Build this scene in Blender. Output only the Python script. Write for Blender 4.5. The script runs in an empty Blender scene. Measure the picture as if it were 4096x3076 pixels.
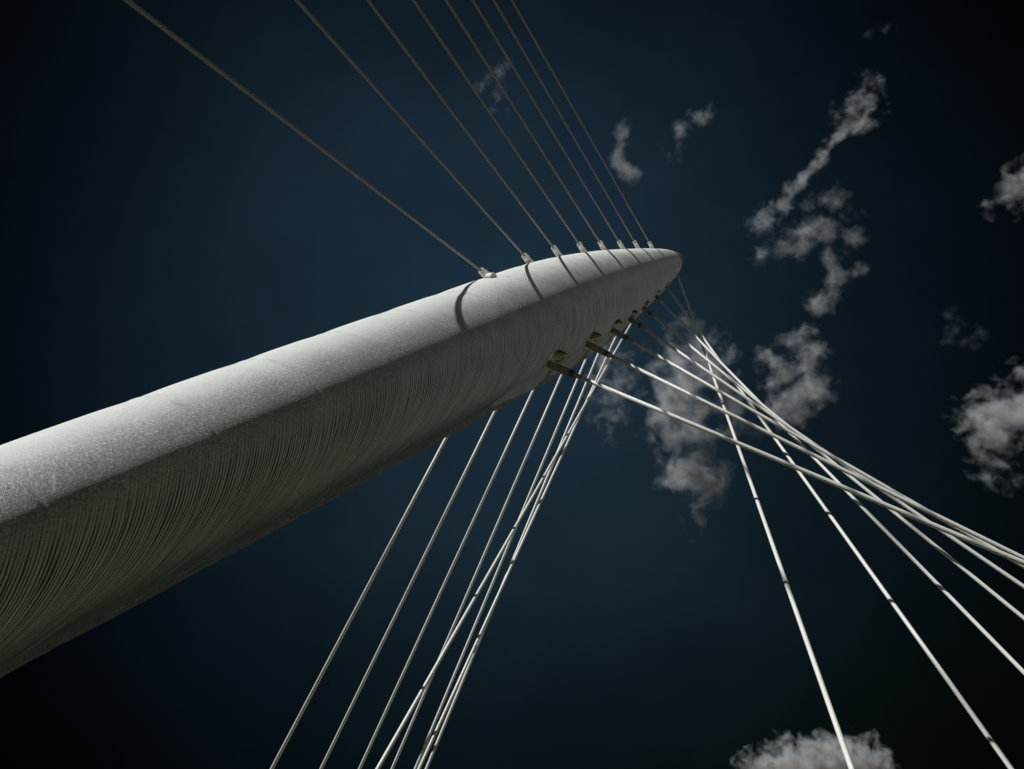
import bpy, bmesh, math, random
from mathutils import Vector, Matrix, noise
random.seed(7)
sc = bpy.context.scene
COL = sc.collection
W, H, F = 4096.0, 3076.0, 3091.72

# ------------------------------------------------------------------ surveyed geometry (metres, z up, pylon foot at the origin)
CAM = Vector((8.1519, 2.6553, 1.6))
CR = Vector((0.884884466, 0.28704974, -0.36685409))      # camera right
CD = Vector((-0.465810564, 0.545298625, -0.69690023))    # camera down
CF = Vector((0.0, 0.787560698, 0.616237086))             # camera forward
AX = Vector((0.403797794, 0.702748919, 0.585739958)).normalized()   # pylon axis
PS = Vector((-0.060324305, 0.659318768, -0.749439618)).normalized() # towards the stayed underside
PY_ = AX.cross(PS).normalized()
S0 = 2.8646                                               # axis parameter at the ground
SUN = (PS * -1.0 + Vector((-0.912857, 0.267288, 0.308624)) * 0.268 + AX * 0.20).normalized()
A = [([8.7098,14.0322,13.5455],[6.3395,5.8816,11.5081]),([9.8852,15.879,15.2642],[7.9911,7.3353,13.0269]),([10.8921,17.5258,16.7124],[8.9715,8.3512,14.2958]),([11.9188,19.31,18.1653],[9.7865,9.2619,15.5093]),([12.9233,21.1076,19.5766],[10.5193,10.1106,16.6723]),([13.9993,23.0437,21.0506],[11.241,10.964,17.8598]),([15.0545,25.0108,22.5352],[11.9377,11.8153,19.0721]),([16.191,27.1275,24.0768],[12.6571,12.7038,20.3466])]
B = [([9.2825,14.5547,10.4372],[13.3264,14.5878,3.8952]),([10.3493,16.4454,11.8957],[14.1302,16.3242,4.2872]),([11.2677,18.234,13.3841],[14.6407,17.7114,4.4502]),([12.1259,19.9322,14.8252],[14.7973,18.6919,4.332]),([13.0009,21.6352,16.3444],[14.5573,19.0915,3.9371]),([13.9936,23.4627,18.2151],[13.689,18.5029,3.124]),([15.173,25.7225,20.4588],[11.9301,16.4878,1.9624]),([16.8326,28.6521,23.3029],[9.6519,13.9591,2.6331])]
C = [([6.3657,15.4368,11.0958],[-0.2277,18.688,7.9428]),([7.4662,17.3055,12.554],[-0.0394,20.6225,8.1514]),([8.5525,19.0629,13.9042],[0.3223,21.9677,8.1893]),([9.5704,20.6968,15.1774],[0.8475,22.7272,8.0616]),([10.6019,22.2877,16.4669],[1.3923,22.8442,7.8266]),([11.2477,23.7496,17.5329],[1.916,22.0683,7.4648]),([12.3616,25.2901,19.0155],[2.3539,20.2158,6.9781]),([13.3829,26.6194,20.2513],[2.6773,16.9751,6.3322])]
STAY_R = 0.0375

# ------------------------------------------------------------------ helpers
def tag(o, label=None, cat=None, group=None, kind=None):
    if label: o['label'] = label
    if cat: o['category'] = cat
    if group: o['group'] = group
    if kind: o['kind'] = kind
    return o

def link_mesh(name, bm, mats, parent=None, smooth=True):
    me = bpy.data.meshes.new(name)
    bm.to_mesh(me); bm.free()
    for m in (mats if isinstance(mats, (list, tuple)) else [mats]): me.materials.append(m)
    if smooth:
        for p in me.polygons: p.use_smooth = True
    o = bpy.data.objects.new(name, me); COL.objects.link(o)
    if parent: 
        o.parent = parent
        o.matrix_parent_inverse = Matrix.Translation(parent.location).inverted()
    return o

def empty(name, loc):
    o = bpy.data.objects.new(name, None); COL.objects.link(o); o.location = loc
    o.empty_display_size = 0.3
    return o

def frame(d, hint=Vector((0, 0, 1))):
    d = d.normalized()
    x = hint - d * hint.dot(d)
    if x.length < 1e-4: x = Vector((1, 0, 0)) - d * d.x
    x.normalize(); return x, d.cross(x).normalized()

class NT:
    """tiny node-tree helper"""
    def __init__(s, tree): s.t = tree; tree.nodes.clear()
    def n(s, typ, **kw):
        nd = s.t.nodes.new(typ)
        for k, v in kw.items():
            if k.startswith('_'): setattr(nd, k[1:], v)
        return nd
    def put(s, sock, v):
        if isinstance(v, bpy.types.NodeSocket): s.t.links.new(v, sock)
        elif v is not None: sock.default_value = v
    def math(s, op, a, b=None, c=None, clamp=False):
        nd = s.t.nodes.new('ShaderNodeMath'); nd.operation = op; nd.use_clamp = clamp
        s.put(nd.inputs[0], a)
        if b is not None: s.put(nd.inputs[1], b)
        if c is not None: s.put(nd.inputs[2], c)
        return nd.outputs[0]
    def vmath(s, op, a, b=None, scale=None):
        nd = s.t.nodes.new('ShaderNodeVectorMath'); nd.operation = op
        s.put(nd.inputs[0], a)
        if b is not None: s.put(nd.inputs[1], b)
        if scale is not None: s.put(nd.inputs['Scale'], scale)
        return nd.outputs['Value'] if op in ('DOT_PRODUCT', 'LENGTH', 'DISTANCE') else nd.outputs[0]
    def noise(s, vec, scale, detail=2, rough=0.5, dim='3D', w=None, out=0, dist=0.0):
        nd = s.t.nodes.new('ShaderNodeTexNoise'); nd.noise_dimensions = dim
        if vec is not None: s.put(nd.inputs['Vector'], vec)
        if w is not None: s.put(nd.inputs['W'], w)
        nd.inputs['Scale'].default_value = scale; nd.inputs['Detail'].default_value = detail
        nd.inputs['Roughness'].default_value = rough; nd.inputs['Distortion'].default_value = dist
        return nd.outputs[out]
    def ramp(s, v, a, b, lo=0.0, hi=1.0, smooth=True):
        nd = s.t.nodes.new('ShaderNodeMapRange'); nd.interpolation_type = 'SMOOTHSTEP' if smooth else 'LINEAR'
        s.put(nd.inputs['Value'], v)
        nd.inputs['From Min'].default_value = a; nd.inputs['From Max'].default_value = b
        nd.inputs['To Min'].default_value = lo; nd.inputs['To Max'].default_value = hi
        return nd.outputs[0]
    def mix(s, f, a, b):
        nd = s.t.nodes.new('ShaderNodeMix'); nd.data_type = 'RGBA'
        s.put(nd.inputs[0], f); s.put(nd.inputs[6], a); s.put(nd.inputs[7], b)
        return nd.outputs[2]
    def comb(s, x, y, z=0.0):
        nd = s.t.nodes.new('ShaderNodeCombineXYZ'); s.put(nd.inputs[0], x); s.put(nd.inputs[1], y); s.put(nd.inputs[2], z)
        return nd.outputs[0]
    def uv(s, name):
        nd = s.t.nodes.new('ShaderNodeUVMap'); nd.uv_map = name
        sp = s.t.nodes.new('ShaderNodeSeparateXYZ'); s.t.links.new(nd.outputs[0], sp.inputs[0])
        return sp.outputs[0], sp.outputs[1]
    def coord(s, which='Object'):
        return s.t.nodes.new('ShaderNodeTexCoord').outputs[which]
    def bump(s, h, strength, dist):
        nd = s.t.nodes.new('ShaderNodeBump'); s.put(nd.inputs['Height'], h)
        nd.inputs['Strength'].default_value = strength; nd.inputs['Distance'].default_value = dist
        return nd.outputs[0]

def mat(name):
    m = bpy.data.materials.new(name); m.use_nodes = True
    t = NT(m.node_tree)
    out = t.n('ShaderNodeOutputMaterial'); b = t.n('ShaderNodeBsdfPrincipled')
    m.node_tree.links.new(b.outputs[0], out.inputs[0])
    return m, t, b

# ------------------------------------------------------------------ materials
def m_paint():
    m, t, b = mat('weathered_white_paint')
    u, ph = t.uv('drip'); s, _ = t.uv('place')
    aph = t.math('ABSOLUTE', ph)
    # rain washed the sky-facing side clean; runnels start below the shoulder and grow towards the underside
    grow = t.ramp(aph, 1.55, 2.25)
    ph_s = t.math('MULTIPLY', aph, 1.0)
    wob = t.noise(t.comb(t.math('MULTIPLY', u, 1.2), t.math('MULTIPLY', ph, 2.2)), 3.0, 2, 0.5)
    u2 = t.math('ADD', u, t.math('MULTIPLY', t.math('SUBTRACT', wob, 0.5), 0.012))
    def runnels(freq, drift, lo, hi, off):
        w_ = t.noise(t.comb(t.math('MULTIPLY', u2, freq * 0.42), t.math('MULTIPLY', ph_s, 0.7), off), 1.0, 2, 0.6)
        cs = t.math('COSINE', t.math('MULTIPLY', t.math('ADD', t.math('MULTIPLY', u2, freq), t.math('MULTIPLY', w_, drift)), 2 * math.pi))
        amp_ = t.ramp(t.noise(t.comb(t.math('MULTIPLY', u2, freq * 0.9), t.math('MULTIPLY', ph_s, 2.0), off + 4.0), 1.0, 2, 0.6), 0.30, 0.60, 0.70, 1.0)
        return t.math('MULTIPLY', t.ramp(cs, lo, hi), amp_)
    l1 = runnels(21.0, 1.9, 0.10, 0.50, 0.0)
    l2 = runnels(44.0, 2.6, 0.45, 0.90, 7.0)
    streak = t.math('ADD', l1, t.math('MULTIPLY', l2, 0.5))
    # the lines break up into beads near their upper ends
    bead = t.ramp(t.noise(t.comb(t.math('MULTIPLY', u2, 60.0), t.math('MULTIPLY', ph, 34.0), 2.0), 1.0, 1, 0.5), 0.42, 0.60)
    solid = t.ramp(aph, 1.6, 2.15)
    beadm = t.math('ADD', t.math('MULTIPLY', bead, t.math('SUBTRACT', 1.0, solid)), solid)
    streak = t.math('MULTIPLY', t.math('MULTIPLY', streak, grow), beadm, clamp=True)
    # black dirt freckles
    pos = t.coord('Object')
    vor = t.n('ShaderNodeTexVoronoi'); vor.feature = 'F1'; t.put(vor.inputs['Vector'], pos); vor.inputs['Scale'].default_value = 9.0
    fre = t.math('MULTIPLY', t.ramp(vor.outputs['Distance'], 0.10, 0.05), t.ramp(t.noise(pos, 2.2, 3, 0.6), 0.50, 0.62))
    fre = t.math('MULTIPLY', fre, t.ramp(aph, 0.7, 1.4, 0.25, 1.0))
    # broad grime patches; their gain down the flank paints in some shade
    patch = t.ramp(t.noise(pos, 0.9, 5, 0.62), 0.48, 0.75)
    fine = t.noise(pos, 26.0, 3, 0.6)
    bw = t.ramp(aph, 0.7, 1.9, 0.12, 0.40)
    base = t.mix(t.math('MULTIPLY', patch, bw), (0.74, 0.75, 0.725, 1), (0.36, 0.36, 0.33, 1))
    # flanks darkened to paint in the soft roll-off to shade, broken by speckle
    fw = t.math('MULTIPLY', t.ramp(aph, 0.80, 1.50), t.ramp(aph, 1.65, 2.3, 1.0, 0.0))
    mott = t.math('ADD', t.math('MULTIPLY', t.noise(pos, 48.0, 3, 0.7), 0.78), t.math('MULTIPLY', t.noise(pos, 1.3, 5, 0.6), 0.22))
    flank_shade = t.ramp(t.math('ADD', mott, t.math('MULTIPLY', fw, 0.16)), 0.46, 0.74)
    base = t.mix(t.math('MULTIPLY', t.math('MULTIPLY', flank_shade, fw), 0.80), base, (0.17, 0.172, 0.165, 1))
    base = t.mix(t.math('MULTIPLY', t.ramp(fine, 0.35, 0.75), 0.16), base, (0.42, 0.42, 0.38, 1))
    soil_shade = t.math('MULTIPLY', t.ramp(aph, 2.62, 3.0), t.ramp(t.noise(t.comb(t.math('MULTIPLY', u2, 9.0), t.math('MULTIPLY', ph_s, 5.0), 3.0), 1.0, 4, 0.6), 0.25, 0.6, 0.45, 1.0))  # runoff dirt plus painted-in darkness along the lowest, shaded edge
    base = t.mix(t.math('MULTIPLY', soil_shade, 0.85), base, (0.06, 0.06, 0.05, 1))
    base = t.mix(t.math('MULTIPLY', streak, 0.97), base, (0.018, 0.018, 0.014, 1))
    base = t.mix(t.math('MULTIPLY', fre, 0.75), base, (0.05, 0.05, 0.04, 1))
    # weld seams toned darker above and paler below, and one bird-dropping streak
    at = t.n('ShaderNodeAttribute'); at.attribute_name = 'seam'
    sm = t.math('MULTIPLY', at.outputs['Fac'], t.ramp(t.noise(pos, 5.0, 4, 0.7), 0.42, 0.62))
    low = t.ramp(aph, 1.2, 1.5)
    base = t.mix(t.math('MULTIPLY', sm, t.math('MULTIPLY_ADD', low, -0.3, 0.3)), base, (0.20, 0.20, 0.17, 1))
    seam_pale = t.math('MULTIPLY', t.math('MULTIPLY', t.ramp(at.outputs['Fac'], 0.75, 0.95), low), t.ramp(t.noise(pos, 2.5, 4, 0.7), 0.45, 0.6))
    base = t.mix(t.math('MULTIPLY', seam_pale, t.ramp(s, 34.0, 42.0, 0.04, 0.7)), base, (0.80, 0.80, 0.76, 1))
    dx = t.math('ABSOLUTE', t.math('SUBTRACT', t.math('ADD', u, t.math('MULTIPLY', t.math('SUBTRACT', t.noise(pos, 14.0, 3, 0.6), 0.5), 0.03)), DROP[0]))
    dm = t.math('MULTIPLY', t.ramp(dx, 0.035, 0.004), t.math('MULTIPLY', t.ramp(ph, DROP[1] - 0.12, DROP[1] - 0.09), t.ramp(ph, DROP[1] + 0.13, DROP[1] + 0.07)))
    base = t.mix(t.math('MULTIPLY', dm, t.ramp(t.noise(pos, 22.0, 5, 0.7), 0.36, 0.62)), base, (0.78, 0.78, 0.75, 1))
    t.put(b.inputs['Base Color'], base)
    t.put(b.inputs['Roughness'], t.ramp(fine, 0.3, 0.8, 0.52, 0.68))
    b.inputs['Specular IOR Level'].default_value = 0.22
    peel = t.noise(pos, 42.0, 4, 0.62)
    big = t.noise(pos, 1.4, 2, 0.5)
    h = t.math('ADD', t.math('ADD', t.math('MULTIPLY', peel, 0.0030), t.math('MULTIPLY', t.noise(pos, 130.0, 1, 0.5), 0.016)), t.math('MULTIPLY', big, 0.02))
    t.put(b.inputs['Normal'], t.bump(h, 1.0, 1.0))
    return m

def m_plain(name, col, col2, scale, rough=0.6, bump=0.003, metal=0.0, lo=0.35, hi=0.7):
    m, t, b = mat(name)
    pos = t.coord('Object'); n1 = t.noise(pos, scale, 5, 0.62)
    t.put(b.inputs['Base Color'], t.mix(t.ramp(n1, lo, hi), col, col2))
    b.inputs['Roughness'].default_value = rough; b.inputs['Metallic'].default_value = metal
    if bump: t.put(b.inputs['Normal'], t.bump(t.noise(pos, scale * 4, 4, 0.6), 1.0, bump))
    return m

def m_pocket():
    m, t, b = mat('ochre_pocket_lining')
    pos = t.coord('Object')
    q = t.vmath('MULTIPLY', pos, (1.0, 1.0, 1.0))
    w1 = t.noise(q, 5.0, 4, 0.6, dist=1.2)
    st = t.ramp(w1, 0.53, 0.60)
    base = t.mix(t.ramp(t.noise(pos, 20.0, 4, 0.6), 0.3, 0.7), (0.74, 0.69, 0.55, 1), (0.58, 0.53, 0.42, 1))
    t.put(b.inputs['Base Color'], t.mix(t.math('MULTIPLY', st, 0.85), base, (0.04, 0.035, 0.03, 1)))
    b.inputs['Roughness'].default_value = 0.7
    return m

def m_strand(name, c1, c2, rough):
    m, t, b = mat(name)
    l, an = t.uv('wrap')     # metres along, turns around
    ph = t.math('ADD', t.math('MULTIPLY', an, 9.0), t.math('MULTIPLY', l, 9.0))
    wv = t.math('ABSOLUTE', t.math('SINE', t.math('MULTIPLY', ph, math.pi)))
    gr = t.ramp(wv, 0.0, 0.45)
    pos = t.coord('Object')
    dirt = t.ramp(t.noise(pos, 1.6, 4, 0.6), 0.40, 0.72)
    base = t.mix(t.math('MULTIPLY', dirt, 0.3), c1, c2)
    base = t.mix(t.math('MULTIPLY', t.math('SUBTRACT', 1.0, gr), 0.22), base, (0.06, 0.055, 0.045, 1))
    t.put(b.inputs['Base Color'], base)
    b.inputs['Roughness'].default_value = rough
    b.inputs['Specular IOR Level'].default_value = 0.4
    t.put(b.inputs['Normal'], t.bump(wv, 0.6, 0.0025))
    return m

DROP = [0.0, 0.0]

# ------------------------------------------------------------------ pylon
KN = [-1.5, 2.5, 9.0, 15.0, 21.0, 27.0, 32.0, 36.5, 40.5, 44.0, 47.0, 49.0, 49.65, 50.0]
RK = [0.26, 0.3595, 0.6412, 0.9228, 1.1636, 1.376, 1.315, 1.140, 0.950, 0.735, 0.445, 0.205, 0.112, 0.02]
def cubic(x, xs, ys):
    i = 0
    while i < len(xs) - 2 and x > xs[i + 1]: i += 1
    def sl(j):
        if j == 0: return (ys[1] - ys[0]) / (xs[1] - xs[0])
        if j == len(xs) - 1: return (ys[-1] - ys[-2]) / (xs[-1] - xs[-2])
        a = (ys[j] - ys[j-1]) / (xs[j] - xs[j-1]); c = (ys[j+1] - ys[j]) / (xs[j+1] - xs[j])
        return (a + c) / 2
    h = xs[i+1] - xs[i]; t = min(max((x - xs[i]) / h, 0), 1)
    m0, m1 = sl(i) * h, sl(i + 1) * h
    return (2*t**3-3*t*t+1)*ys[i] + (t**3-2*t*t+t)*m0 + (-2*t**3+3*t*t)*ys[i+1] + (t**3-t*t)*m1
SEAMS = [5.5, 7.3, 9.1, 10.9, 12.75, 14.5, 16.1, 17.7, 19.5, 21.5, 23.7, 26.0, 28.4, 30.9, 33.4, 36.0, 38.7, 41.4, 44.1, 46.6, 48.6]
SK = [S0 - 1.0] + SEAMS + [49.3, 49.7, 50.0]
SR = [cubic(s, KN, RK) for s in SK]
def radius(s):
    """conical plates between the weld seams (mostly), slightly pinched and beaded at each seam"""
    c = cubic(s, KN, RK)
    if s < SK[0] or s > 49.3: return c
    i = 0
    while i < len(SK) - 2 and s > SK[i + 1]: i += 1
    lin = SR[i] + (SR[i+1] - SR[i]) * (s - SK[i]) / (SK[i+1] - SK[i])
    r = c * 0.45 + lin * 0.55
    for q in SEAMS:
        d = s - q
        if abs(d) < 1.2:
            r += -0.012 * c * math.exp(-(d / 0.30) ** 2) + 0.006 * math.exp(-(d / 0.022) ** 2)
    return r
E1 = (Vector((0, 0, 1)) - AX * AX.z).normalized()         # highest line of the leaning shaft
E2 = AX.cross(E1).normalized()
TAN = AX.z / math.sqrt(1 - AX.z ** 2)
G = {}
def gint(s):
    k = round(s, 3)
    return G[k]
def axp(s): return AX * (s - S0)
FSEG = [(20.6, 23.25), (23.7, 25.95), (26.35, 28.45), (28.8, 30.9), (31.2, 33.4), (33.7, 36.1), (36.5, 39.2), (39.7, 42.9)]
FC = math.radians(31.0)
def fcut(s):
    """half opening angle of the pared flat beside the keel, growing towards each pair of stays"""
    for a, b_ in FSEG:
        if a < s < b_ + 0.25:
            t_ = (s - a) / (b_ - a)
            return math.radians(15.5) * (t_ ** 0.6 if t_ < 1 else max(0.0, 1 - (s - b_) / 0.25))
    return 0.0
FN = [PS * math.cos(FC) + PY_ * (sg * math.sin(FC)) for sg in (-1, 1)]
def xcut(s): return 99.0
def pyl(p):
    """world point -> (s, x towards the stayed side, y)"""
    return p.dot(AX) + S0, p.dot(PS), p.dot(PY_)

def build_pylon():
    ss = set()
    s = S0 - 1.0
    while s < 49.4: ss.add(round(s, 3)); s += 0.14
    for q in SEAMS:
        for d in (-0.06, -0.04, -0.028, -0.018, -0.009, 0, 0.009, 0.018, 0.028, 0.04, 0.06): ss.add(round(q + d, 3))
    for fa, fb in FSEG:
        for q in (fa, fb, fb + 0.08, fb + 0.16, fb + 0.25): ss.add(round(q, 3))
    for q in (49.45, 49.55, 49.65, 49.75, 49.84, 49.92, 49.97, 50.0): ss.add(q)
    ss = sorted(ss)
    acc, prev = 0.0, None
    for s in ss:
        if prev is not None: acc += (s - prev) / max(0.5 * (radius(s) + radius(prev)), 0.02)
        G[s] = acc; prev = s
    N = 240
    bm = bmesh.new(); uvd = bm.loops.layers.uv.new('drip'); uvp = bm.loops.layers.uv.new('place')
    seam_l = bm.verts.layers.float.new('seam')
    rings = []; flats = set()
    for s in ss:
        r = radius(s); fc = fcut(s); ring = []
        dmin = min(abs(s - q) for q in SEAMS)
        for k in range(N):
            a = -math.pi + 2 * math.pi * k / N
            d = E1 * math.cos(a) + E2 * math.sin(a)
            x = d.dot(PS) * r; y = d.dot(PY_) * r
            rad = PS * x + PY_ * y; flat = 0
            if fc > 0.02:
                for fn in FN:
                    ex = rad.dot(fn) - r * math.cos(fc)
                    if ex > 1e-5: rad = rad - fn * ex; flat = 1
            v = bm.verts.new(axp(s) + rad); v[seam_l] = math.exp(-(dmin / 0.06) ** 2)
            if flat: flats.add(v)
            ring.append(v)
        rings.append(ring)
    def uvof(s, k):
        a = -math.pi + 2 * math.pi * k / N
        aa = min(max(abs(a), 0.03), math.pi - 0.03)
        return (G[s] + TAN * math.log(math.tan(aa / 2)), a), (s, a)
    for i in range(len(ss) - 1):
        for k in range(N):
            k2 = (k + 1) % N
            vs = [rings[i][k], rings[i][k2], rings[i+1][k2], rings[i+1][k]]
            f = bm.faces.new(vs)
            for lp, (s_, kk) in zip(f.loops, ((ss[i], k), (ss[i], k + 1), (ss[i+1], k + 1), (ss[i+1], k))):
                q = uvof(s_, kk); lp[uvd].uv = q[0]; lp[uvp].uv = q[1]
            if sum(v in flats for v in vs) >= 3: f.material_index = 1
    bm.faces.new(list(reversed(rings[0]))); bm.faces.new(rings[-1])
    bmesh.ops.recalc_face_normals(bm, faces=bm.faces[:])
    return bm

def line_surface(p1, p2):
    """where the stay line (from p2 towards p1, carried on) enters the shaft"""
    d = (p1 - p2).normalized(); t = -1.2
    while t < 6:
        p = p1 + d * t; s, x, y = pyl(p)
        if math.hypot(x, y) < radius(s) and x < xcut(s) + 0.0: return p, d, t
        t += 0.01
    # closest approach to the skin
    best = min(((math.hypot(*pyl(p1 + d * q)[1:]) - radius(min(pyl(p1 + d * q)[0], 50)), q) for q in [k * 0.02 for k in range(-60, 300)]))
    return p1 + d * best[1], d, best[1]

def pocket_cutter(bm, p, n, size, dirc):
    """teardrop slot, blunt at the stay, pointed towards the tip, sunk into the shaft"""
    tdir = (AX - n * AX.dot(n)).normalized(); bdir = n.cross(tdir).normalized()
    out = [(-0.16, 0.0), (-0.13, 0.10), (-0.04, 0.165), (0.12, 0.185), (0.32, 0.18), (0.52, 0.15), (0.72, 0.095), (0.88, 0.042), (0.97, 0.0)]
    pts = out + [(a, -b) for a, b in reversed(out[1:-1])]
    top, bot = [], []
    for a, b in pts:
        q = p + tdir * a * size + bdir * b * size
        top.append(bm.verts.new(q + n * 0.35)); bot.append(bm.verts.new(q - n * 0.15 * size - bdir * 0.0 + tdir * (0.12 * size)))
    m = len(pts)
    fs = [bm.faces.new(top), bm.faces.new(list(reversed(bot)))]
    for i in range(m): fs.append(bm.faces.new([top[i], bot[i], bot[(i+1) % m], top[(i+1) % m]]))
    bmesh.ops.recalc_face_normals(bm, faces=fs)

V = lambda t: Vector(t)
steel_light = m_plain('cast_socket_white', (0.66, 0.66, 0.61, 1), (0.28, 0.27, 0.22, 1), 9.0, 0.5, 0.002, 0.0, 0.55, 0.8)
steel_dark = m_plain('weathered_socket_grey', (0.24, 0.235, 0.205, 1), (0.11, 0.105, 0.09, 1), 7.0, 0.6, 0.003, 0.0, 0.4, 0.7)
collar_dark = m_plain('blackened_collar', (0.06, 0.058, 0.05, 1), (0.03, 0.03, 0.026, 1), 8.0, 0.6, 0.002)
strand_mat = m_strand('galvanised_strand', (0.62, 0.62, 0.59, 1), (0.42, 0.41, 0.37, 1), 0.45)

strand_dark = m_strand('shaded_strand', (0.13, 0.128, 0.115, 1), (0.06, 0.058, 0.05, 1), 0.6)  # same strand as the lower stays, darkened to paint in its shade
# bird-dropping streak position on the skin
_bs, _ba = 12.0, None

pb = build_pylon()
def angle_of(p):
    return math.atan2(p.dot(E2), p.dot(E1))
def ray_skin(px, py):
    d = (CF + CR * ((px - W/2) / F) + CD * ((py - H/2) / F)).normalized(); t = 3.0
    while t < 60:
        p = CAM + d * t; s, x, y = pyl(p)
        if s < 50 and math.hypot(x, y) < radius(s): return p
        t += 0.01
    return CAM + d * 10
_dp = ray_skin(232, 1925); _s = pyl(_dp)[0]; _a = angle_of(_dp)
_k = min(G, key=lambda q: abs(q - _s))
DROP[0] = G[_k] + TAN * math.log(math.tan(abs(_a) / 2)); DROP[1] = _a
paint = m_paint()
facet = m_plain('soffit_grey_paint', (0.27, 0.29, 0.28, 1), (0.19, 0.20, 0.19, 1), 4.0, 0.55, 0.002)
pocket = m_pocket()
pylon = empty('leaning_pylon', (0, 0, 0))
tag(pylon, 'huge cigar shaped white steel pylon with dark rain streaks on its underside', 'pylon')
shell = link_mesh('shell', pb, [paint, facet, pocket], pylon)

surfB = [line_surface(V(a), V(b)) for a, b in B]
surfC = [line_surface(V(a), V(b)) for a, b in C]
surfA = [line_surface(V(a), V(b)) for a, b in A]
cb = bmesh.new()
for lst in (surfB, surfC):
    for i, (p, d, t) in enumerate(lst):
        s, x, y = pyl(p); n = (PS * x + PY_ * y).normalized()
        size = 1.25 * max(0.38, radius(s) / 1.36) if s < 49 else 0.3
        pocket_cutter(cb, p, n, size, d)
cut = link_mesh('pocket_cutter', cb, [pocket], None, False)
mod = shell.modifiers.new('pockets', 'BOOLEAN'); mod.operation = 'DIFFERENCE'; mod.object = cut; mod.solver = 'EXACT'; mod.use_self = True
bpy.context.view_layer.update()
dg = bpy.context.evaluated_depsgraph_get()
nm = bpy.data.meshes.new_from_object(shell.evaluated_get(dg), preserve_all_data_layers=True, depsgraph=dg)
shell.modifiers.clear(); shell.data = nm
bpy.data.objects.remove(cut, do_unlink=True)
for p in nm.polygons:
    s, x, y = pyl(p.center); rr = math.hypot(x, y)
    if S0 < s < 49.5 and rr < radius(s) * math.cos(fcut(s)) - 0.02 and p.material_index != 1:
        p.material_index = 2; p.use_smooth = False
for ed in nm.edges: ed.use_edge_sharp = False
# keep the facet edge and pocket rims crisp
em = {}
for p in nm.polygons:
    for k in p.edge_keys: em.setdefault(k, []).append(p.material_index)
for ed in nm.edges:
    ms = em.get(tuple(sorted(ed.vertices)), [])
    if len(set(ms)) > 1: ed.use_edge_sharp = True

# dark sleeve over the tip, painting in the shade on its end
def tip_shade():
    bm = bmesh.new(); N = 64; prev = None
    sl = [45.30, 45.31] + [45.31 + 4.69 * k / 30 for k in range(1, 31)]
    for q, s in enumerate(sl):
        r = radius(min(s, 49.999)) + (0.0 if q == 0 else 0.008)
        ring = [bm.verts.new(axp(s + (0.01 if q == len(sl) - 1 else 0)) + (E1 * math.cos(2*math.pi*k/N) + E2 * math.sin(2*math.pi*k/N)) * r) for k in range(N)]
        if prev:
            for k in range(N): bm.faces.new([prev[k], prev[(k+1) % N], ring[(k+1) % N], ring[k]])
        prev = ring
    bm.faces.new(prev)
    bmesh.ops.recalc_face_normals(bm, faces=bm.faces[:])
    return bm
tip_shade_mat = m_plain('tip_shade_paint', (0.16, 0.16, 0.15, 1), (0.08, 0.08, 0.075, 1), 5.0, 0.5, 0.002)
link_mesh('tip_shade', tip_shade(), tip_shade_mat, pylon)

# small capped lug beside the lowest upper stay
def lug():
    p = ray_skin(2003, 1112); s, x, y = pyl(p); s += 0.0
    n = (PS * x + PY_ * y).normalized()
    n = (n + (-PS) * 0.5).normalized(); p = axp(s) + n * radius(s)
    t_, b_ = AX, n.cross(AX).normalized()
    bm = bmesh.new()
    prof = [(-0.15, 0.0), (-0.13, 0.07), (-0.05, 0.115), (0.10, 0.12), (0.20, 0.07), (0.20, 0.0)]
    vs = [[bm.verts.new(p + t_ * a + n * (h - 0.03) + b_ * w_) for a, h in prof] for w_ in (-0.07, 0.07)]
    bm.faces.new(vs[0]); bm.faces.new(list(reversed(vs[1])))
    for i in range(len(prof)): j = (i + 1) % len(prof); bm.faces.new([vs[0][j], vs[0][i], vs[1][i], vs[1][j]])
    bmesh.ops.bevel(bm, geom=bm.edges[:], offset=0.012, segments=2, affect='EDGES')
    bmesh.ops.recalc_face_normals(bm, faces=bm.faces[:])
    return bm
link_mesh('lug', lug(), steel_light, pylon, False)

# ------------------------------------------------------------------ stays
def tube(bm, p0, p1, r, seg=14, step=3.0, uvn='wrap', cap=True, r1=None):
    uvl = bm.loops.layers.uv.get(uvn) or bm.loops.layers.uv.new(uvn)
    d = p1 - p0; L = d.length; x, y = frame(d); n = max(1, int(L / step))
    rings = []
    for i in range(n + 1):
        c = p0 + d * (i / n); rr = r if r1 is None else r + (r1 - r) * i / n
        rings.append([bm.verts.new(c + (x * math.cos(2*math.pi*k/seg) + y * math.sin(2*math.pi*k/seg)) * rr) for k in range(seg)])
    for i in range(n):
        for k in range(seg):
            f = bm.faces.new([rings[i][k], rings[i][(k+1) % seg], rings[i+1][(k+1) % seg], rings[i+1][k]])
            for lp, (a, kk) in zip(f.loops, ((i, k), (i, k+1), (i+1, k+1), (i+1, k))): lp[uvl].uv = (L * a / n, kk / seg)
    if cap: bm.faces.new(list(reversed(rings[0]))); bm.faces.new(rings[-1])
    return rings

def prism(bm, p0, p1, outline, hint, bevel=0.0):
    """solid bar of the given cross section (pairs along x, y of the frame)"""
    d = p1 - p0; x, y = frame(d, hint)
    a = [bm.verts.new(p0 + x * u + y * v) for u, v in outline]; b_ = [bm.verts.new(p1 + x * u + y * v) for u, v in outline]
    m = len(outline); fs = [bm.faces.new(list(reversed(a))), bm.faces.new(b_)]
    for i in range(m): j = (i + 1) % m; fs.append(bm.faces.new([a[i], a[j], b_[j], b_[i]]))
    bmesh.ops.recalc_face_normals(bm, faces=fs)
    return fs

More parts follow.
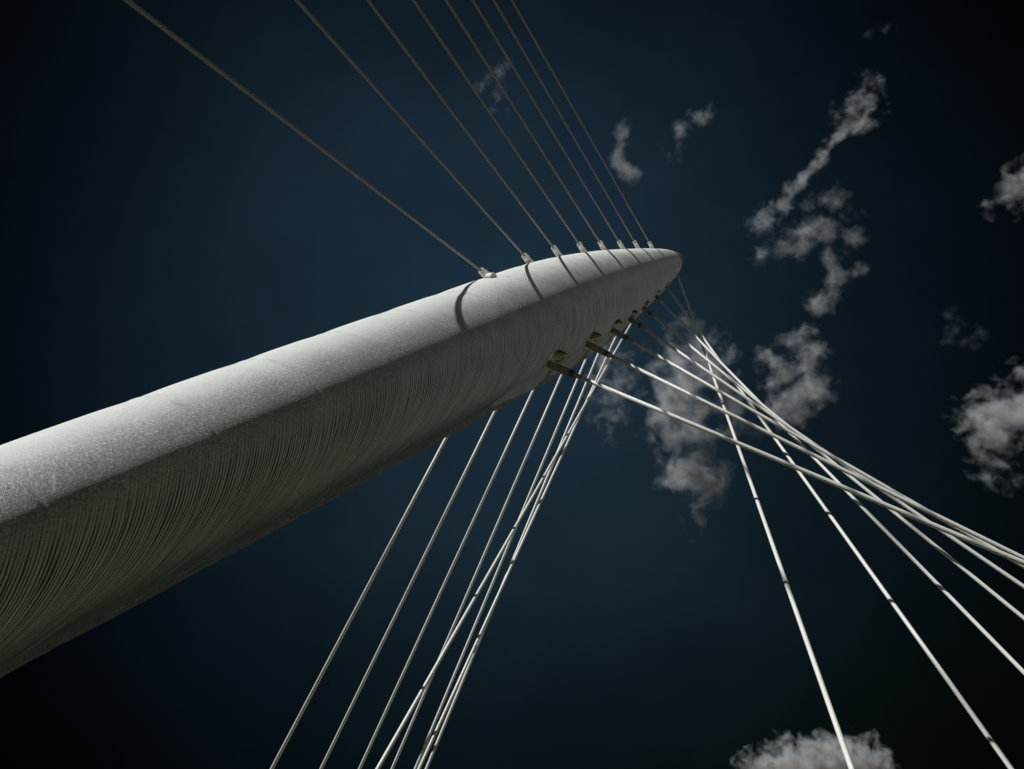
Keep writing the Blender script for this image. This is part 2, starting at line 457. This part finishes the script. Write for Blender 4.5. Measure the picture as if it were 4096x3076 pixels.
def pipe(bm, p0, p1, ro, ri, seg=20):
    """hollow sleeve with open far end"""
    x, y = frame(p1 - p0)
    def ring(c, r): return [bm.verts.new(c + (x * math.cos(2*math.pi*k/seg) + y * math.sin(2*math.pi*k/seg)) * r) for k in range(seg)]
    R = [ring(p0, ri), ring(p0, ro), ring(p1, ro), ring(p1, ri)]
    fs = []
    for a, b_ in ((0, 1), (1, 2), (2, 3), (3, 0)):
        for k in range(seg): fs.append(bm.faces.new([R[a][k], R[a][(k+1) % seg], R[b_][(k+1) % seg], R[b_][k]]))
    bmesh.ops.recalc_face_normals(bm, faces=fs)

def ground_end(p1, p2):
    d = (p2 - p1).normalized()
    t = (p1.z + 0.5) / max(-d.z, 0.02)
    return p1 + d * min(t, 140.0)

def rect(w, h, c=0.012):
    return [(-w + c, -h), (w - c, -h), (w, -h + c), (w, h - c), (w - c, h), (-w + c, h), (-w, h - c), (-w, -h + c)]

ORD = ['', 'second', 'third', 'fourth', 'fifth', 'sixth', 'seventh']
def ordlab(i):
    """i = 0 at the low end of the fan ... 7 at the tip"""
    if i == 7: return 'nearest the tip'
    if i == 0: return 'farthest from the tip'
    return ORD[7 - i] + ' from the tip'

def stay_upper(i):
    j, far = V(A[i][0]), V(A[i][1]); p, d, t = surfA[i]          # d points into the pylon
    root = empty('stay_cable', p)
    extra = {0: 'thick dark stay running from the pylon towards the top left corner',
             7: 'thin dark stay rising from the upper side of the pylon nearest the tip'}
    tag(root, extra.get(i, 'dark stay rising from the upper side of the pylon, ' + ordlab(i)), 'cable', 'stays on the upper side of the pylon')
    e = ground_end(j, far)
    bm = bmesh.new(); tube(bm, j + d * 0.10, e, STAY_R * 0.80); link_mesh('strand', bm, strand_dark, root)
    hint = PY_.copy()
    x, y = frame(-d, hint)
    inner = p + d * 0.25
    # fork socket: two cheek plates with a rod between them
    bm = bmesh.new()
    for sg in (-1, 1):
        c0, c1 = inner + x * sg * 0.054, j + d * 0.06 + x * sg * 0.054
        prism(bm, c0, c1, rect(0.018, 0.052, 0.008), hint)
    prism(bm, inner, j + d * 0.14, rect(0.026, 0.040, 0.008), hint)
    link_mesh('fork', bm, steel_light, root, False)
    bm = bmesh.new(); pipe(bm, j + d * 0.09, j - d * 0.045, 0.076, 0.054, 12)
    link_mesh('collar', bm, steel_light, root, False)
    bm = bmesh.new(); tube(bm, j + d * 0.085, j + d * 0.05, 0.054, 16, cap=True); link_mesh('sleeve_shade', bm, collar_dark, root, False)  # black plug painting in the shade inside the hollow sleeve
    bm = bmesh.new(); tube(bm, j + d * 0.05, j - d * 0.10, 0.046, 16, r1=0.040); link_mesh('ferrule', bm, steel_light, root, False)
    # clevis pins across the fork
    for q in (0.22, 0.40):
        c = j + d * q
        if (c - j).length < (p - j).length + 0.05:
            bm = bmesh.new(); tube(bm, c - x * 0.084, c + x * 0.084, 0.020, 10); link_mesh('pin', bm, steel_dark, root, False)

def stay_lower(i, data, surf, label, group, side, sock_len):
    j, far = V(data[i][0]), V(data[i][1]); p, d, t = surf[i]
    if side == 'far': j = p - d * sock_len
    root = empty('stay_cable', p)
    tag(root, label, 'cable', group)
    e = ground_end(j, far)
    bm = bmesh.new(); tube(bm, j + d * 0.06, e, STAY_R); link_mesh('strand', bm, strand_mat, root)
    L = (p - j).length
    inner = p + d * 0.30
    if True:
        hint = AX
        k = 1.0 if i < 5 else 0.8
        bm = bmesh.new(); prism(bm, inner, j + d * 0.05, rect(0.046 * k, 0.060 * k, 0.012), hint)
        # raised rib along the bar
        prism(bm, inner, j + d * 0.10, rect(0.022 * k, 0.072 * k, 0.005), hint)
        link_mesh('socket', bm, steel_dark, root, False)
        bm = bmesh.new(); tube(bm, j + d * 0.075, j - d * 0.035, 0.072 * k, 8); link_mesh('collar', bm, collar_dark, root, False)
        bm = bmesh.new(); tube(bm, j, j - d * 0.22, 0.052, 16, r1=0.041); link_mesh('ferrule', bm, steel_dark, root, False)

for i in range(8): stay_upper(i)
for i in range(8):
    lab = {0: 'stay in the biggest pocket, crossing in front of all others to the right edge',
           7: 'stay from the very tip of the pylon, dropping to the cloud at the bottom edge'}.get(i, 'near stay fanning right from the pylon underside, ' + ordlab(i))
    stay_lower(i, B, surfB, lab, 'near stays fanning to the right', 'near', 0)
for i in range(8):
    L = (surfB[i][0] - V(B[i][0])).length
    lab = {0: 'leftmost white stay dropping to the bottom edge behind the pylon, farthest from the tip',
           7: 'far stay nearest the tip, crossing in front of its neighbours as a thick white line'}.get(i, 'far stay dropping behind the pylon to the bottom edge, ' + ordlab(i))
    stay_lower(i, C, surfC, lab, 'far stays dropping behind the pylon', 'far', min(L, 0.9))

# ------------------------------------------------------------------ ground
def ground():
    bm = bmesh.new(); n = 64; rs = [0, 6, 15, 40, 120, 400, 1500, 9000]
    c = bm.verts.new((0, 0, 0)); prev = None
    for r in rs[1:]:
        ring = [bm.verts.new((r * math.cos(2*math.pi*k/n), r * math.sin(2*math.pi*k/n), 0)) for k in range(n)]
        for k in range(n):
            if prev is None: bm.faces.new([c, ring[k], ring[(k+1) % n]])
            else: bm.faces.new([prev[k], ring[k], ring[(k+1) % n], prev[(k+1) % n]])
        prev = ring
    m, t, b = mat('pale_paving')
    pos = t.coord('Object')
    br = t.n('ShaderNodeTexBrick'); t.put(br.inputs['Vector'], pos); br.inputs['Scale'].default_value = 1.0
    br.inputs['Color1'].default_value = (0.205, 0.207, 0.202, 1); br.inputs['Color2'].default_value = (0.178, 0.180, 0.176, 1); br.inputs['Mortar'].default_value = (0.05, 0.05, 0.048, 1)
    br.inputs['Mortar Size'].default_value = 0.008
    rr = t.vmath('LENGTH', t.vmath('ADD', pos, t.vmath('SCALE', t.noise(pos, 0.25, 3, 0.6, out=1), scale=3.0)))
    dark_disc = t.ramp(rr, 26.0, 24.0)  # unseen dark ground round the foot, added to weaken bounce on the shaft
    disc_col = t.mix(t.ramp(t.noise(pos, 6.0, 5, 0.7), 0.35, 0.65), (0.030, 0.040, 0.016, 1), (0.055, 0.06, 0.03, 1))
    pav = (t.mix(t.math('MULTIPLY', t.ramp(t.noise(pos, 0.7, 6, 0.6), 0.4, 0.7), 0.4), br.outputs[0], (0.07, 0.07, 0.068, 1)))
    t.put(b.inputs['Base Color'], t.mix(dark_disc, pav, disc_col))
    b.inputs['Roughness'].default_value = 0.85
    g = link_mesh('ground', bm, m, None, False); tag(g, kind='structure')
ground()

# ------------------------------------------------------------------ clouds: real volumes of scattering vapour, far off
def wdir(px, py): return (CF + CR * ((px - W/2) / F) + CD * ((py - H/2) / F))
def cloud(label, caps, dens, D=2000.0, warp=0.55, amp=1.5, nscale=2.0, seed=0.0, g=0.0, bias=0.12, depth=0.8):
    """caps: (x1,y1,x2,y2,radius,strength) given as bearings; the body gets its own distance and thickness"""
    rnd = random.Random(int(seed * 10) + 3)
    cx = sum(c[0] + c[2] for c in caps) / (2 * len(caps)); cy = sum(c[1] + c[3] for c in caps) / (2 * len(caps))
    U = 100.0 * D / F
    cen = CAM + wdir(cx, cy) * D
    loc = []
    for (x1, y1, x2, y2, r, st) in caps:
        dz = rnd.uniform(-0.4, 0.4) * depth * r / 100
        a = (CAM + wdir(x1, y1) * D - cen) / U + CF * dz; b_ = (CAM + wdir(x2, y2) * D - cen) / U + CF * dz
        loc.append((a, b_, r * 1.28 / 100.0, st))
    bm = bmesh.new()
    for a, b_, r, st in loc:
        L = (b_ - a).length; n = max(1, int(L / (r * 0.5)) + 1)
        for k in range(n + 1):
            c = a.lerp(b_, k / n)
            bmesh.ops.create_icosphere(bm, subdivisions=2, radius=r * 1.15 + warp * 0.34, matrix=Matrix.Translation(c))
    me = bpy.data.meshes.new('cloud'); bm.to_mesh(me); bm.free()
    o = bpy.data.objects.new('cloud', me); COL.objects.link(o)
    md = o.modifiers.new('r', 'REMESH'); md.mode = 'VOXEL'; md.voxel_size = 0.16
    bpy.context.view_layer.update(); dg = bpy.context.evaluated_depsgraph_get()
    me2 = bpy.data.meshes.new_from_object(o.evaluated_get(dg)); o.modifiers.clear(); o.data = me2
    o.location = cen; o.scale = (U, U, U)
    m = bpy.data.materials.new('cloud_vapour'); m.use_nodes = True; t = NT(m.node_tree)
    out = t.n('ShaderNodeOutputMaterial')
    pos = t.coord('Object'); q = t.vmath('ADD', pos, (seed, seed * 1.7, -seed))
    w = t.vmath('SUBTRACT', t.noise(q, 0.9, 4, 0.6, out=1), (0.5, 0.5, 0.5))
    w2 = t.vmath('SUBTRACT', t.noise(q, 2.6, 5, 0.65, out=1), (0.5, 0.5, 0.5))
    P = t.vmath('ADD', pos, t.vmath('ADD', t.vmath('SCALE', w, scale=warp * 2.0), t.vmath('SCALE', w2, scale=warp * 1.3)))
    M_ = None
    for a, b_, r, st in loc:
        ab = b_ - a; pa = t.vmath('SUBTRACT', P, tuple(a))
        if ab.length > 1e-3:
            tt = t.math('MULTIPLY', t.vmath('DOT_PRODUCT', pa, tuple(ab)), 1.0 / ab.length_squared, clamp=True)
            dv = t.vmath('SUBTRACT', pa, t.vmath('SCALE', tuple(ab), scale=tt))
        else: dv = pa
        v = t.math('MULTIPLY_ADD', t.vmath('LENGTH', dv), -st / r, st)
        M_ = v if M_ is None else t.math('MAXIMUM', M_, v)
    fb = t.noise(q, nscale * 0.75, 6, 0.52, dist=0.35)
    dd = t.math('ADD', M_, t.math('MULTIPLY', t.math('SUBTRACT', fb, 0.5), amp * 2.2))
    dd = t.math('MULTIPLY', t.math('SUBTRACT', dd, bias + 0.10), 0.95, clamp=True)
    fil = t.ramp(t.noise(t.vmath('ADD', q, t.vmath('SCALE', w, scale=1.2)), nscale * 1.3, 5, 0.60, dist=1.4), 0.32, 0.68, 0.12, 2.1, False)
    dd = t.math('MULTIPLY', t.math('POWER', dd, 1.6), fil)
    vol = t.n('ShaderNodeVolumeScatter'); vol.inputs['Color'].default_value = (0.86, 0.93, 1, 1); vol.inputs['Anisotropy'].default_value = g
    m.cycles.volume_step_rate = 0.35
    t.put(vol.inputs['Density'], t.math('MULTIPLY', dd, dens / U))
    m.node_tree.links.new(vol.outputs[0], out.inputs['Volume'])
    me2.materials.clear(); me2.materials.append(m)
    tag(o, label, 'cloud', 'small torn clouds')
    return o
K = 3.0
cloud('large grey cloud behind the crossing of the right hand stays, with a ragged tail below', [(2750,1450,2710,1560,135,0.8),(2710,1570,2740,1720,120,0.95),(2740,1750,2780,1840,75,0.7),(2730,1900,2830,1930,80,1.2),(2840,1880,2920,1890,36,0.9),(2880,1480,2900,1640,85,0.5),(2890,1720,2990,1700,45,0.45),(2790,2020,2810,2080,60,0.45)], 0.45*K, seed=1.0, warp=0.6, nscale=1.7)
cloud('curved grey cloud hooking round just right of the stay crossing', [(3070,1420,3210,1350,42,0.5),(3225,1390,3250,1500,68,0.85),(3230,1530,3150,1620,88,0.95),(3090,1450,3050,1420,50,0.85),(3130,1490,3200,1560,80,0.7)], 0.42*K, seed=2.3, warp=0.6, nscale=1.8)
cloud('long thin wisp of cloud slanting up towards the top right', [(3470,350,3400,440,50,0.75),(3480,430,3400,500,50,0.75),(3390,510,3310,590,36,1.0),(3300,600,3250,690,34,1.25),(3240,700,3150,800,36,1.0),(3160,790,3040,900,38,0.8)], 0.5*K, seed=3.1, warp=0.5, amp=1.3, nscale=2.6)
cloud('forked cloud right of the pylon tip, its tail hanging down', [(3030,890,3150,960,60,0.45),(3170,970,3300,920,70,0.85),(3300,930,3440,955,40,0.75),(3310,1000,3330,1110,55,0.85),(3330,1110,3440,1085,32,0.7),(3320,1130,3270,1230,52,0.85),(3040,1010,3200,1010,48,0.6),(3220,800,3350,840,80,0.3)], 0.46*K, seed=4.4, warp=0.55, amp=1.0, nscale=2.2)
cloud('small crescent shaped puff left of the other high wisps', [(2490,540,2465,640,52,0.85),(2470,650,2540,700,42,1.05)], 0.5*K, seed=5.2, warp=0.35, amp=1.0, nscale=2.0)
cloud('small hooked wisp between the crescent puff and the long slanting wisp', [(2720,505,2830,455,36,0.75),(2720,520,2710,600,42,0.7)], 0.4*K, seed=6.6, warp=0.42, amp=1.1, nscale=2.4)
cloud('faint thread of cloud seen between the upper stays', [(1930,330,2020,270,30,0.75),(1985,370,2010,440,34,0.5)], 0.8, seed=7.7, warp=0.42, amp=1.1, nscale=2.6)
cloud('wedge shaped cloud cut off by the right edge, higher of the two', [(3990,805,4100,745,48,0.95),(4110,710,4190,670,72,1.0),(4070,850,4120,870,30,0.5)], 0.36*K, seed=8.1, warp=0.5)
cloud('broad puffy cloud at the right edge, lower of the two', [(3900,1660,3990,1760,80,1.0),(4010,1670,4120,1640,95,1.15),(3960,1840,4000,1870,75,0.6),(4070,1530,4140,1490,60,0.4)], 0.5*K, seed=9.4, warp=0.55)
cloud('bright puffy cloud rising from the bottom edge behind a stay', [(3230,3020,3370,3000,60,1.5),(3180,3130,3430,3130,120,1.8),(3090,3020,3130,2985,45,0.8),(3440,2965,3470,3040,45,0.75),(3530,3050,3550,3110,40,0.6),(3000,3090,3040,3130,60,0.55)], 2.4, seed=10.5, warp=0.62, amp=1.9, nscale=2.2)
cloud('dim low contrast smudge of cloud just left of the large grey cloud', [(2430,1450,2450,1560,90,0.55),(2410,1620,2460,1700,60,0.5)], 0.42*K, seed=11.2)
cloud('barely visible scrap of cloud in the dark right part of the sky', [(3800,1290,3870,1340,55,0.5)], 0.30, seed=12.9, warp=0.4)
cloud('tiny dim fleck of cloud high up at the right', [(3470,140,3560,122,26,0.6)], 0.35, seed=13.5, warp=0.35, nscale=3.0)

# ------------------------------------------------------------------ sun, sky
ld = bpy.data.lights.new('sun', 'SUN'); ld.energy = 5.0; ld.angle = math.radians(0.53); ld.color = (1.0, 0.992, 0.97)
lo = bpy.data.objects.new('sun', ld); COL.objects.link(lo); lo.rotation_euler = SUN.to_track_quat('Z', 'Y').to_euler(); lo.location = SUN * 60

wd = bpy.data.worlds.new('World'); sc.world = wd; wd.use_nodes = True
t = NT(wd.node_tree)
out = t.n('ShaderNodeOutputWorld'); bg = t.n('ShaderNodeBackground')
sky = t.n('ShaderNodeTexSky'); sky.sky_type = 'NISHITA'; sky.sun_disc = False
sky.sun_elevation = math.asin(SUN.z); sky.sun_rotation = math.atan2(SUN.x, SUN.y)
sky.altitude = 0; sky.air_density = 1.0; sky.dust_density = 0.3; sky.ozone_density = 2.0
# blue sky with a lens vignette painted in, darkening away from the view centre
d = t.coord('Generated')
core = wdir(2030, 1360).normalized()
c0 = t.vmath('DOT_PRODUCT', d, tuple(core))
fall = t.math('ADD', t.math('POWER', t.ramp(c0, 0.70, 1.0, 0.0, 1.0, False), 2.9), 0.030)
near = t.ramp(t.vmath('DOT_PRODUCT', d, tuple(SUN)), 0.94, 0.995, 0.0, 6.0)  # extra glow round the sun, out of view, added to fill upward faces
fall = t.math('ADD', fall, near)
tint = t.vmath('MULTIPLY', sky.outputs[0], (0.110, 0.152, 0.134))
veil = t.ramp(t.noise(d, 3.2, 4, 0.55), 0.3, 0.7, 0.82, 1.22)
sep = t.n('ShaderNodeSeparateXYZ'); t.put(sep.inputs[0], d)
fall = t.math('MULTIPLY', t.math('MULTIPLY', fall, veil), t.ramp(sep.outputs[2], 0.15, 0.85, 0.50, 1.25, False))
t.put(bg.inputs['Color'], t.vmath('SCALE', tint, scale=fall))
bg.inputs['Strength'].default_value = 0.1
wd.node_tree.links.new(bg.outputs[0], out.inputs[0])

# ------------------------------------------------------------------ camera
cd = bpy.data.cameras.new('camera'); cam = bpy.data.objects.new('camera', cd); COL.objects.link(cam)
cd.sensor_width = 36.0; cd.lens = F / W * 36.0; cd.clip_start = 0.05; cd.clip_end = 20000
R = Matrix((CR, -CD, -CF)).transposed().to_4x4()
cam.matrix_world = Matrix.Translation(CAM) @ R
sc.camera = cam

sc.render.engine = 'CYCLES'
sc.cycles.use_denoising = True
sc.cycles.max_bounces = 6; sc.cycles.diffuse_bounces = 4; sc.cycles.volume_bounces = 0; sc.cycles.transparent_max_bounces = 32
sc.cycles.caustics_reflective = False; sc.cycles.caustics_refractive = False
sc.render.resolution_x = 1024; sc.render.resolution_y = 769
vs = sc.view_settings; vs.view_transform = 'Standard'; vs.look = 'None'; vs.exposure = 0.0; vs.gamma = 1.0; vs.use_curve_mapping = False
